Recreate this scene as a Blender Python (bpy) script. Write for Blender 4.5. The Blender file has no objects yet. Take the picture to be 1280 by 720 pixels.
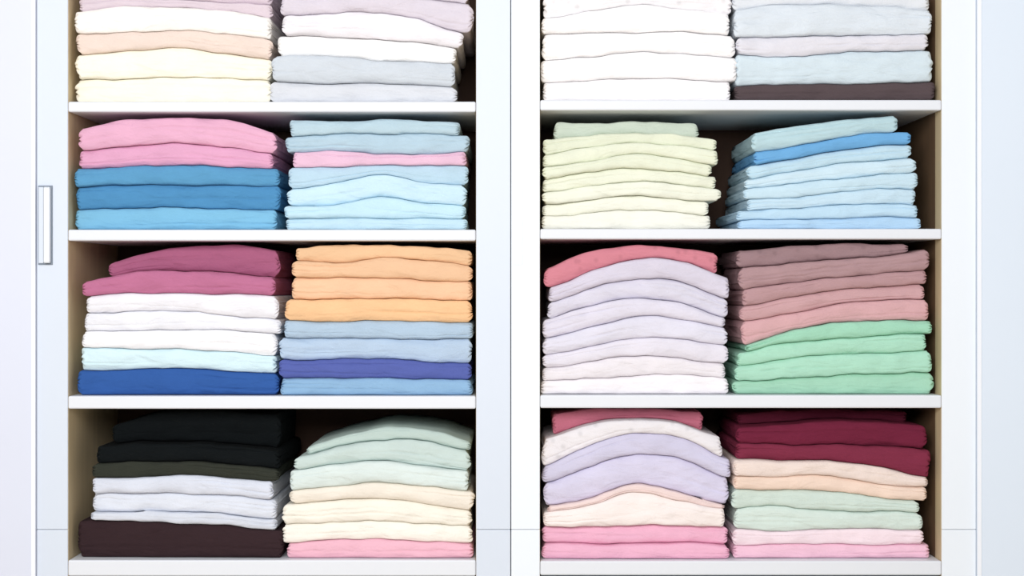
import bpy, bmesh, math, random
from mathutils import Vector, noise

S = 0.002
def X(p): return (p-640)*S
def Z(p): return 1.2+(360-p)*S
def lin(c):
    return c/12.92 if c <= 0.04045 else ((c+0.055)/1.055)**2.4
def hexc(h):
    h = h.lstrip('#')
    return tuple(lin(int(h[i:i+2], 16)/255) for i in (0, 2, 4))+(1,)

scene = bpy.context.scene
scene.view_settings.view_transform = 'Standard'
scene.view_settings.look = 'None'

# ---------------------------------------------------------------- materials
_m = {}
def cloth(h, pat=None):
    key = (h, pat)
    if key in _m: return _m[key]
    m = bpy.data.materials.new('cloth_'+h.strip('#')+(pat or ''))
    m.use_nodes = True
    nt = m.node_tree; N = nt.nodes; L = nt.links
    b = N['Principled BSDF']
    b.inputs['Roughness'].default_value = 1.0
    b.inputs['Specular IOR Level'].default_value = 0.08
    tc = N.new('ShaderNodeTexCoord')
    n1 = N.new('ShaderNodeTexNoise'); n1.inputs['Scale'].default_value = 12
    n1.inputs['Detail'].default_value = 6
    L.new(tc.outputs['Object'], n1.inputs['Vector'])
    c = hexc(h)
    g = 0.3*c[0]+0.5*c[1]+0.2*c[2]
    c = tuple(v*0.86+g*0.14 for v in c[:3])
    mix = N.new('ShaderNodeMix'); mix.data_type = 'RGBA'
    mix.inputs[6].default_value = tuple(v*0.90 for v in c[:3])+(1,)
    mix.inputs[7].default_value = tuple(min(1, v*1.08) for v in c[:3])+(1,)
    L.new(n1.outputs['Fac'], mix.inputs[0])
    out = mix.outputs[2]
    if pat:   # faint all-over print
        v = N.new('ShaderNodeTexVoronoi'); v.inputs['Scale'].default_value = 34
        L.new(tc.outputs['Object'], v.inputs['Vector'])
        r = N.new('ShaderNodeValToRGB')
        r.color_ramp.elements[0].position = 0.10; r.color_ramp.elements[0].color = (1, 1, 1, 1)
        r.color_ramp.elements[1].position = 0.30; r.color_ramp.elements[1].color = (0, 0, 0, 1)
        L.new(v.outputs['Distance'], r.inputs['Fac'])
        mm = N.new('ShaderNodeMath'); mm.operation = 'MULTIPLY'; mm.inputs[1].default_value = 0.35
        L.new(r.outputs['Color'], mm.inputs[0])
        m2 = N.new('ShaderNodeMix'); m2.data_type = 'RGBA'
        L.new(mm.outputs[0], m2.inputs[0]); L.new(out, m2.inputs[6])
        m2.inputs[7].default_value = tuple(v*0.6 for v in c[:3])+(1,)
        out = m2.outputs[2]
    L.new(out, b.inputs['Base Color'])
    mp = N.new('ShaderNodeMapping'); mp.inputs['Scale'].default_value = (8, 8, 24)
    L.new(tc.outputs['Object'], mp.inputs['Vector'])
    n2 = N.new('ShaderNodeTexNoise'); n2.inputs['Scale'].default_value = 1.8; n2.inputs['Detail'].default_value = 5
    n2.inputs['Distortion'].default_value = 0.8
    L.new(mp.outputs[0], n2.inputs['Vector'])
    n3 = N.new('ShaderNodeTexNoise'); n3.inputs['Scale'].default_value = 260; n3.inputs['Detail'].default_value = 4
    L.new(tc.outputs['Object'], n3.inputs['Vector'])
    b1 = N.new('ShaderNodeBump'); b1.inputs['Strength'].default_value = 0.65; b1.inputs['Distance'].default_value = 0.008
    L.new(n2.outputs['Fac'], b1.inputs['Height'])
    b2 = N.new('ShaderNodeBump'); b2.inputs['Strength'].default_value = 0.4; b2.inputs['Distance'].default_value = 0.0015
    L.new(n3.outputs['Fac'], b2.inputs['Height']); L.new(b1.outputs[0], b2.inputs['Normal'])
    L.new(b2.outputs[0], b.inputs['Normal'])
    _m[key] = m
    return m

def plain(name, h, rough=0.5, metal=0.0, wood=False, spec=0.3):
    m = bpy.data.materials.new(name); m.use_nodes = True
    nt = m.node_tree; N = nt.nodes; L = nt.links
    b = N['Principled BSDF']
    b.inputs['Roughness'].default_value = rough; b.inputs['Metallic'].default_value = metal
    b.inputs['Specular IOR Level'].default_value = spec
    c = hexc(h)
    tc = N.new('ShaderNodeTexCoord'); mp = N.new('ShaderNodeMapping')
    mp.inputs['Scale'].default_value = (18, 18, 1.2) if wood else (1, 1, 1)
    n = N.new('ShaderNodeTexNoise'); n.inputs['Scale'].default_value = 3; n.inputs['Detail'].default_value = 6
    L.new(tc.outputs['Object'], mp.inputs[0]); L.new(mp.outputs[0], n.inputs['Vector'])
    mix = N.new('ShaderNodeMix'); mix.data_type = 'RGBA'
    k = 0.75 if wood else 0.975
    mix.inputs[6].default_value = tuple(v*k for v in c[:3])+(1,)
    mix.inputs[7].default_value = c
    L.new(n.outputs['Fac'], mix.inputs[0]); L.new(mix.outputs[2], b.inputs['Base Color'])
    return m

M_white = plain('white_laminate', '#F2F5FB', 0.45)
M_stile = plain('pale_blue_laminate', '#D6DEEA', 0.45)
M_stile2 = plain('white_blue_laminate', '#EBF1F8', 0.45)
M_door = plain('pale_lacquer_door', '#DADEEC', 0.4)
M_door2 = plain('pale_lacquer_door_b', '#DEE8F4', 0.4)
M_shelf = plain('white_shelf', '#E2E5EB', 0.5)
M_wood = plain('oak_interior', '#E4CFA8', 0.6, wood=True)
M_wood_shade = plain('shaded_oak_interior', '#7A6048', 0.6, wood=True)  # oak darkened in its colour for the shade deeper in the right bay
M_back = plain('shade_dark_back_panel', '#4C3528', 0.7, wood=True)  # dark brown stands in for the shade at the back of the bays
M_metal = plain('brushed_steel', '#E2E6EB', 0.4, 0.3)
M_grey = plain('grey_recess', '#7F8996', 0.5)
M_wall = plain('wall_paint', '#EEF0F4', 0.9)
M_floor = plain('oak_floor', '#D8C8B0', 0.5, wood=True)

# ---------------------------------------------------------------- helpers
def empty(name, loc):
    e = bpy.data.objects.new(name, None); e.location = loc
    scene.collection.objects.link(e); return e
def box(name, x0, x1, y0, y1, z0, z1, mat, parent=None, bev=0.0015):
    if x0 > x1: x0, x1 = x1, x0
    if z0 > z1: z0, z1 = z1, z0
    cx, cy, cz = (x0+x1)/2, (y0+y1)/2, (z0+z1)/2
    me = bpy.data.meshes.new(name); bm = bmesh.new()
    bmesh.ops.create_cube(bm, size=1)
    for v in bm.verts:
        v.co = Vector((v.co.x*(x1-x0), v.co.y*(y1-y0), v.co.z*(z1-z0)))
    if bev:
        bmesh.ops.bevel(bm, geom=bm.edges[:], offset=bev, segments=2, affect='EDGES', profile=0.5)
    bm.to_mesh(me); bm.free()
    me.materials.append(mat)
    o = bpy.data.objects.new(name, me); scene.collection.objects.link(o)
    if parent:
        o.parent = parent
        o.location = Vector((cx, cy, cz))-parent.location
    else:
        o.location = (cx, cy, cz)
    return o

# ---------------------------------------------------------------- room shell
DEP = 0.52
box('floor', -3, 3, -5.5, 0.7, -0.05, 0, M_floor, bev=0)
box('ceiling', -3, 3, -1.2, 0.7, 2.7, 2.75, M_wall, bev=0)
box('wall_back', -3, 3, 0.6, 0.7, 0, 2.7, M_wall, bev=0)

# ---------------------------------------------------------------- wardrobes
ZB, ZT = 0.0, 2.4
def wardrobe(x0, xi0, xi1, x1, shelves, mats, handles, lin_b):
    w = empty('wardrobe', (X((x0+x1)/2), 0.25, 0))
    P = w
    a0, a1, b0, b1 = X(x0), X(xi0), X(xi1), X(x1)
    box('side_panel_a', a0, a1-0.004, 0.02, DEP, ZB, ZT, M_white, P)
    box('side_panel_b', b0+0.004, b1, 0.02, DEP, ZB, ZT, M_white, P)
    zi0, zi1 = Z(shelves[-1][0]), Z(-60)
    box('oak_lining_a', a1-0.004, a1, 0.004, DEP, zi0-0.3, zi1, M_wood, P, bev=0)
    box('oak_lining_b', b0, b0+0.004, 0.06, DEP, zi0-0.3, zi1, lin_b, P, bev=0)
    box('oak_edge_b', b0, b0+0.004, 0.004, 0.06, zi0-0.3, zi1, M_wood, P, bev=0)
    box('back_panel', a1, b0, DEP-0.012, DEP, ZB+0.08, ZT, M_back, P, bev=0)
    seam = Z(662)
    for nm, l, r, mt in (('stile_a', a0, a1-0.0005, mats[0]), ('stile_b', b0+0.0005, b1, mats[1])):
        box(nm+'_upper', l, r, 0.0, 0.02, seam+0.0005, ZT, mt, P)
        box(nm+'_lower', l, r, 0.0, 0.02, ZB+0.08, seam-0.0005, mt, P)
    for i, (t, b) in enumerate(shelves):
        box('shelf_%d' % (i+1), a1+0.0005, b0-0.0005, -0.002, DEP-0.013, Z(b), Z(t), M_shelf, P, bev=0.004)
    box('shelf_top', a1+0.0005, b0-0.0005, 0, DEP-0.013, Z(-72), Z(-58), M_shelf, P)
    box('upper_flap', a1+0.002, b0-0.002, 0.0, 0.02, Z(-75), ZT-0.02, M_stile2, P)
    box('top_panel', a1, b0, 0.0, DEP, ZT-0.018, ZT, M_white, P)
    zd = Z(shelves[-1][1])-0.004
    hgt = (zd-0.08)/2
    for k in range(2):
        box('drawer_front_%d' % (k+1), a1+0.002, b0-0.002, 0.0, 0.02, zd-hgt*(k+1)+0.003, zd-hgt*k, M_stile2, P)
        box('drawer_pull_%d' % (k+1), (a1+b0)/2-0.08, (a1+b0)/2+0.08, -0.02, 0.0, zd-hgt*k-0.06, zd-hgt*k-0.048, M_metal, P)
    box('plinth', a0, b1, 0.05, 0.07, 0, 0.08, M_white, P)
    for (hx0, hx1, mt, dp) in handles:
        if dp:
            box('handle_recess', X(hx0), X(hx1), -0.003, 0.0, Z(331), Z(232), M_grey, P, bev=0.0005)
            box('handle_plate', X(hx0)+0.002, X(hx1)-0.022, -0.006, -0.003, Z(329), Z(234), M_stile, P, bev=0.001)
            box('handle_grip', X(hx1)-0.019, X(hx1)-0.003, -0.018, -0.003, Z(329), Z(234), M_metal, P, bev=0.003)
        else:
            box('handle_plate', X(hx0), X(hx1), -0.003, 0.0, Z(331), Z(232), mt, P, bev=0.0008)
    return w
SH1 = [(127, 140), (287, 301), (495, 511), (700, 720)]
SH2 = [(125, 138), (286, 299), (494, 510), (701, 719)]
wardrobe(46, 85, 595, 638, SH1, (M_stile, M_stile), [(48, 66, M_metal, True)], M_wood)
wardrobe(639, 675, 1177, 1220, SH2, (M_stile2, M_stile2), [(641, 653, M_stile2, False)], M_wood_shade)
for (l, r, mt, e) in ((-360, 45.6, M_door, 1), (1220.4, 1640, M_door2, -1)):
    d = empty('wardrobe_door', (X((l+r)/2), 0, 0))
    box('door_leaf', X(l), X(r), -0.008, 0.012, 0.08, ZT, mt, d, bev=0.001)
    if e > 0: box('edge_strip', X(r-5), X(r), -0.011, -0.008, 0.08, ZT, M_white, d, bev=0.0005)
    else: box('edge_strip', X(l), X(l+5), -0.011, -0.008, 0.08, ZT, M_white, d, bev=0.0005)
    box('door_box', X(l), X(r), 0.013, DEP, 0.0, ZT, M_white, d)

# ---------------------------------------------------------------- folded linen
def curve(xL, xR, pts, rng):
    n = len(pts)
    ph = [rng.uniform(0, 6.28) for _ in range(4)]
    am = [rng.uniform(0.3, 1.1), rng.uniform(0.2, 0.7), rng.uniform(0.1, 0.4), rng.uniform(0.05, 0.25)]
    def f(x):
        t = (x-xL)/(xR-xL)
        t = max(0.0, min(1.0, t))*(n-1)
        i = min(int(t), n-2); u = t-i
        p0 = pts[max(i-1, 0)]; p1 = pts[i]; p2 = pts[i+1]; p3 = pts[min(i+2, n-1)]
        y = 0.5*((2*p1)+(-p0+p2)*u+(2*p0-5*p1+4*p2-p3)*u*u+(-p0+3*p1-3*p2+p3)*u**3)
        y += am[0]*math.sin(x*0.035+ph[0])+am[1]*math.sin(x*0.08+ph[1])+am[2]*math.sin(x*0.15+ph[2])+am[3]*math.sin(x*0.27+ph[3])
        return y
    return f

NF = 36
def add_item(bm, mi, xL, xR, top, bot, y0, y1, org, rng, lim):
    sd = rng.uniform(0, 100)
    half = (xR-xL)/2*S; mid = X((xL+xR)/2)
    tm = (bot((xL+xR)/2)-top((xL+xR)/2))*S
    r = max(0.003, min(0.010, tm*0.28))
    ds = [r*(1-math.cos(k*math.pi/14)) for k in range(0, 8)]
    n = 80
    cols = [(-half+d) for d in ds]
    cols += [(-half+r+(2*half-2*r)*k/n) for k in range(1, n)]
    cols += [(half-d) for d in reversed(ds)]
    R = min(0.015, max(0.0048, tm*0.36))
    grooves = []
    if tm > 0.018:
        # fold lines of the inner layers: long ones fading in from an end, short creases inside
        for g in range(rng.choice([1, 2, 2]) if tm < 0.045 else rng.choice([2, 3, 3])):
            grooves.append((rng.uniform(-0.55, 0.6), rng.uniform(-0.25, 0.25), rng.uniform(0.0018, 0.0042), rng.choice([0, 0, 0.3, 0.7, 1, 1]), rng.uniform(0.12, 0.5), rng.uniform(0.035, 0.07)))
    nl = rng.choice([3, 4, 5])
    skL = rng.uniform(-0.007, 0.007); skR = rng.uniform(-0.007, 0.007)
    jL = rng.uniform(0, 0.006); jR = rng.uniform(0, 0.006)
    rings = []
    for xx in cols:
        x = mid+xx
        px = x/S+640
        zt, zb = Z(top(px)), Z(bot(px))
        t = max(zt-zb, 0.004)
        zc = (zt+zb)/2
        d = half-abs(xx)
        s = xx/half
        if d < r:
            e = max(0.45, (1-(1-d/r)**2.8)**(1/2.8))
        else: e = 1
        rc = 0.010
        yc = rc*(1-(max(0, 1-(1-d/rc)**2.2))**(1/2.2)) if d < rc else 0
        yf = y0+yc+ (skL*(1-s)/2+skR*(1+s)/2)
        ring = []
        def put(h, y, front):
            z = zc+h*t/2*e*0.985
            xo = 0
            if d < 0.03:
                w = (1-d/0.03)
                sg = 1 if xx > 0 else -1
                xo = w*sg*(0.0034*math.cos(h*math.pi*nl+sd)+0.005*noise.noise(Vector((y*9, z*34, sd+40)))-(jR if sg > 0 else jL))
            dy = 0; dz = 0
            if front > 0:
                dy += front*0.0065*noise.noise(Vector((x*7, z*12, sd)))
                dy += front*0.0034*noise.noise(Vector((x*20, z*38, sd+9)))
                dy += front*0.0010*noise.noise(Vector((x*55+z*25, z*55, sd+9)))
                dz += front*0.0017*noise.noise(Vector((x*20, z*30, sd+20)))
                for (h0, sl, dp, ce, wd, gw) in grooves:
                    hh = h0+sl*s+0.1*math.sin(x*12+sd)
                    fade = math.exp(-((s*0.5+0.5-ce)/wd)**2)
                    dy += dp*1.3*fade*math.exp(-((h-hh)/gw)**2)
            vx = max(lim[0], min(lim[1], x+xo)); vz = max(lim[2], z+dz)
            ring.append(bm.verts.new(Vector((vx, y+dy, vz))-org))
        K = 6
        ys = yf+R
        for k in range(K):
            put(-1, y1+(ys-y1)*k/K, 0)
        for k in range(NF+1):
            th = -math.pi/2+math.pi*k/NF
            c, sn = math.cos(th), math.sin(th)
            cc = abs(c)**(2/2.8); ss = (abs(sn)**(2/2.4))*(1 if sn > 0 else -1)
            put(ss, ys-R*cc, min(1, cc*1.6))
        for k in range(1, K+1):
            put(1, ys+(y1-ys)*k/K, 0)
        rings.append(ring)
    for a, b in zip(rings[:-1], rings[1:]):
        m = len(a)
        for k in range(m):
            f = bm.faces.new((a[k], b[k], b[(k+1) % m], a[(k+1) % m]))
            f.smooth = True; f.material_index = mi
    f = bm.faces.new(rings[0]); f.material_index = mi
    f = bm.faces.new(list(reversed(rings[-1]))); f.material_index = mi

def stack(name, base, items, seed):
    rng = random.Random(seed)
    L = min(i[1] for i in items); R_ = max(i[2] for i in items)
    org = Vector((X((L+R_)/2), 0.2, Z(base)))
    bay = (X(85), X(595)) if R_ < 640 else (X(675), X(1177))
    lim = (bay[0]+0.002, bay[1]-0.002, Z(base)+0.0004)
    me = bpy.data.meshes.new(name); bm = bmesh.new()
    curves = [curve(i[1], i[2], i[3], rng) for i in items]
    curves.append(lambda x: base-0.3)
    mats = []
    for k, it in enumerate(items):
        mt = cloth(it[0], it[5] if len(it) > 5 else None)
        if mt not in mats: mats.append(mt)
        dy = it[4] if len(it) > 4 else 0
        y0 = 0.014+dy+rng.uniform(0, 0.016)
        y1 = 0.42+rng.uniform(-0.02, 0.03)
        add_item(bm, mats.index(mt), it[1], it[2], curves[k], curves[k+1], y0, y1, org, rng, lim)
    bmesh.ops.recalc_face_normals(bm, faces=bm.faces[:])
    bm.to_mesh(me); bm.free()
    for m in mats: me.materials.append(m)
    o = bpy.data.objects.new(name, me); o.location = org
    scene.collection.objects.link(o)
    return o

ST = []
# row 1
ST.append((127, [
 ('#D6C4D0', 94, 338, [-24,-26,-28,-26,-20]),
 ('#D9C8D2', 92, 340, [-4,-6,-4,0,4]),
 ('#F5F1EC', 90, 337, [12,6,6,10,20]),
 ('#E8D3C6', 92, 341, [40,38,36,40,47]),
 ('#F9F3E0', 90, 339, [66,61,58,64,71]),
 ('#F9F3E0', 89, 337, [97,97,93,95,99])]))
ST.append((127, [
 ('#D3CBD6', 352, 588, [-26,-26,-28,-26,-24]),
 ('#D6CDD9', 348, 590, [-8,-8,-8,-4,2]),
 ('#ECE8EE', 350, 578, [18,14,14,22,38]),
 ('#F4F3F2', 343, 572, [43,42,46,51,57], 0),
 ('#C9D1DA', 338, 568, [68,68,72,75,78]),
 ('#D5D8DF', 335, 570, [100,102,102,104,106])]))
ST.append((125, [
 ('#EEEAED', 678, 912, [-24,-26,-28,-26,-20]),
 ('#EEEBEE', 678, 918, [-6,-8,-8,-8,-4], 0, 'print'),
 ('#F6F4F5', 677, 915, [20,12,4,8,14]),
 ('#F6F4F5', 677, 920, [42,38,38,38,42]),
 ('#F7F5F6', 677, 924, [74,69,62,66,70]),
 ('#F6F3F5', 677, 917, [102,98,96,97,100])]))
ST.append((125, [
 ('#DCE0E6', 922, 1160, [-24,-26,-28,-26,-20]),
 ('#DCE0E6', 920, 1166, [-14,-14,-14,-12,-8]),
 ('#D6DFE8', 918, 1168, [10,3,3,6,10]),
 ('#DCDAE3', 922, 1162, [45,44,42,42,41]),
 ('#CDDDE6', 922, 1170, [66,68,64,62,60]),
 ('#584A4D', 919, 1171, [105,104,103,102,101])]))
# row 2
ST.append((287, [
 ('#E5A8C6', 95, 344, [160,148,145,149,164]),
 ('#E09EC2', 93, 341, [186,182,178,182,191]),
 ('#4E98C6', 90, 347, [210,207,206,207,210]),
 ('#408CC0', 90, 347, [234,230,230,231,232]),
 ('#72B9DE', 88, 343, [260,260,258,260,262])]))
ST.append((287, [
 ('#B3CEDB', 360, 575, [147,149,148,149,151]),
 ('#AECADB', 354, 586, [170,166,166,165,168]),
 ('#E5B8D2', 363, 581, [190,188,190,192,190]),
 ('#B2D2E5', 358, 586, [208,208,205,205,206]),
 ('#C2E2F2', 358, 584, [234,228,218,226,230]),
 ('#BCE1F2', 355, 582, [256,256,246,252,256]),
 ('#BBDCEC', 355, 583, [274,273,272,272,274])]))
ST.append((286, [
 ('#C9D6C6', 693, 877, [150,150,148,150,152], 0.04),
 ('#DFE4CB', 678, 898, [174,168,164,167,173]),
 ('#E4E8D0', 678, 899, [193,184,177,180,188]),
 ('#E2E6CE', 678, 892, [208,201,192,196,205]),
 ('#E5E8D3', 678, 898, [225,214,209,214,220]),
 ('#E9EBD9', 678, 903, [240,232,226,230,236]),
 ('#ECEDDE', 677, 888, [254,250,244,247,250]),
 ('#EEEDE1', 677, 890, [270,266,262,264,268])]))
ST.append((286, [
 ('#B3D3DB', 940, 1124, [165,158,151,147,143]),
 ('#62AAE0', 942, 1142, [188,182,174,166,163]),
 ('#BADAEA', 936, 1143, [206,198,189,181,179]),
 ('#C6E0ED', 932, 1148, [222,214,206,200,196]),
 ('#C1DEED', 930, 1150, [236,230,224,218,214]),
 ('#BFDCED', 934, 1148, [249,246,240,236,236]),
 ('#B7D9EF', 922, 1152, [264,260,256,255,256]),
 ('#AED3F0', 924, 1155, [276,274,272,271,272])]))
# row 3
ST.append((495, [
 ('#AC5A80', 128, 346, [328,312,307,306,311], 0.04),
 ('#BF6A92', 98, 342, [352,341,338,340,348]),
 ('#EAE9F0', 102, 346, [370,367,366,368,370]),
 ('#E9EAF2', 100, 350, [392,390,389,395,400]),
 ('#F1F1F5', 98, 343, [416,414,412,414,418]),
 ('#CEE9F1', 96, 345, [434,436,438,440,445]),
 ('#265AA6', 92, 346, [463,463,462,464,468])]))
ST.append((495, [
 ('#ECBF90', 366, 590, [309,306,306,307,313]),
 ('#ECBD92', 364, 591, [325,328,322,326,331]),
 ('#F0C096', 362, 591, [346,347,348,350,352]),
 ('#F3C089', 356, 590, [374,374,374,374,376]),
 ('#AAC3DA', 352, 591, [400,402,402,402,403]),
 ('#B0C7E0', 347, 591, [422,424,424,424,424]),
 ('#5362B0', 348, 591, [450,450,450,452,455]),
 ('#86B2D8', 348, 591, [472,473,474,474,475])]))
ST.append((494, [
 ('#D67F8F', 680, 900, [334,315,307,308,316], 0, 'print'),
 ('#D3CCDD', 686, 915, [358,338,324,326,348]),
 ('#D6D2E2', 684, 912, [378,360,349,352,374]),
 ('#DCD7E6', 678, 908, [400,384,373,378,398]),
 ('#DCD9E8', 677, 912, [424,410,396,400,410]),
 ('#E0DBE7', 677, 912, [444,434,424,424,432]),
 ('#E8E2E8', 677, 910, [461,453,446,448,455]),
 ('#F1ECF0', 677, 912, [478,474,470,470,474])]))
ST.append((494, [
 ('#9E7E83', 924, 1140, [312,308,305,304,304], 0.01, 'print'),
 ('#B08B8F', 925, 1165, [334,330,324,320,312]),
 ('#BA9094', 930, 1162, [362,354,347,342,338]),
 ('#CC9EA2', 928, 1162, [382,372,364,358,354]),
 ('#D6A4A8', 930, 1166, [402,392,381,376,374]),
 ('#9AD5B7', 935, 1168, [430,414,404,400,402]),
 ('#A4DBC0', 922, 1162, [442,430,424,420,418]),
 ('#A6DCC2', 920, 1168, [458,450,444,441,439]),
 ('#9ED4B8', 918, 1170, [478,474,470,468,466])]))
# row 4
ST.append((700, [
 ('#101416', 128, 345, [534,521,517,519,522], 0.07),
 ('#121618', 116, 348, [560,556,556,560,566]),
 ('#34372F', 113, 348, [581,578,579,583,587]),
 ('#D5DAE8', 112, 340, [598,598,596,599,602]),
 ('#D9DEEA', 110, 342, [620,618,618,621,627]),
 ('#D1D6E2', 112, 344, [642,641,643,646,651]),
 ('#38272B', 92, 352, [654,652,656,660,665])]))
ST.append((700, [
 ('#BCD0C9', 378, 588, [562,546,536,539,554], 0.02),
 ('#C4D6D1', 366, 588, [574,560,552,554,566]),
 ('#D8E5E1', 360, 588, [590,582,578,584,590]),
 ('#EEE4D5', 362, 591, [614,609,605,609,615]),
 ('#F2ECDE', 352, 590, [632,628,625,631,640]),
 ('#F4EFE4', 350, 590, [656,656,654,656,660]),
 ('#EFB2C5', 356, 591, [680,678,677,678,682])]))
ST.append((701, [
 ('#C5687F', 690, 885, [520,515,514,515,518], 0.05),
 ('#E6E1E5', 678, 905, [552,533,525,531,548], 0, 'print'),
 ('#CDC8E1', 680, 914, [584,558,543,549,576]),
 ('#D4CEE7', 680, 914, [606,584,570,576,598]),
 ('#ECD3CF', 684, 908, [634,624,607,618,632]),
 ('#F4E8E4', 680, 908, [642,632,616,628,637]),
 ('#EFAFCB', 677, 912, [660,660,658,659,661]),
 ('#EFAECA', 677, 912, [682,682,682,682,683])]))
ST.append((701, [
 ('#601830', 930, 1150, [522,518,517,517,520], 0.10),
 ('#741C3A', 924, 1164, [535,532,529,529,533], 0.01),
 ('#822743', 922, 1168, [556,557,558,560,562]),
 ('#ECD8CE', 918, 1165, [576,577,578,586,598]),
 ('#F0D4C1', 918, 1162, [596,598,596,606,612]),
 ('#CBDCD2', 918, 1152, [612,614,616,622,628]),
 ('#D0E0D7', 918, 1158, [638,636,640,642,644]),
 ('#F4DDE6', 918, 1158, [664,666,664,664,664]),
 ('#F1BDD3', 918, 1166, [684,684,683,683,684])]))
for i, (b, items) in enumerate(ST):
    stack('folded_linen_stack', b, items, 51+i)

# ---------------------------------------------------------------- light
def area(name, loc, target, sx, sy, power, col):
    l = bpy.data.lights.new(name, 'AREA'); l.shape = 'RECTANGLE'; l.size = sx; l.size_y = sy
    l.energy = power; l.color = col
    o = bpy.data.objects.new(name, l); o.location = loc
    o.rotation_euler = (Vector(target)-Vector(loc)).to_track_quat('-Z', 'Y').to_euler()
    scene.collection.objects.link(o)
area('added_front_light', (-0.7, -4.4, 2.3), (0, 0, 1.0), 2.4, 1.4, 170, (0.99, 0.992, 1.0))  # added soft lamp above and behind the camera, no actual window
w = bpy.data.worlds.new('World'); scene.world = w; w.use_nodes = True
bg = w.node_tree.nodes['Background']
bg.inputs['Color'].default_value = (0.96, 0.975, 1, 1); bg.inputs['Strength'].default_value = 0.47

# ---------------------------------------------------------------- camera
cd = bpy.data.cameras.new('camera'); cam = bpy.data.objects.new('camera', cd)
cam.location = (0, -4, 1.2); cam.rotation_euler = (math.pi/2, 0, 0)
cd.sensor_width = 36; cd.lens = 36*4/2.56
scene.collection.objects.link(cam); scene.camera = cam
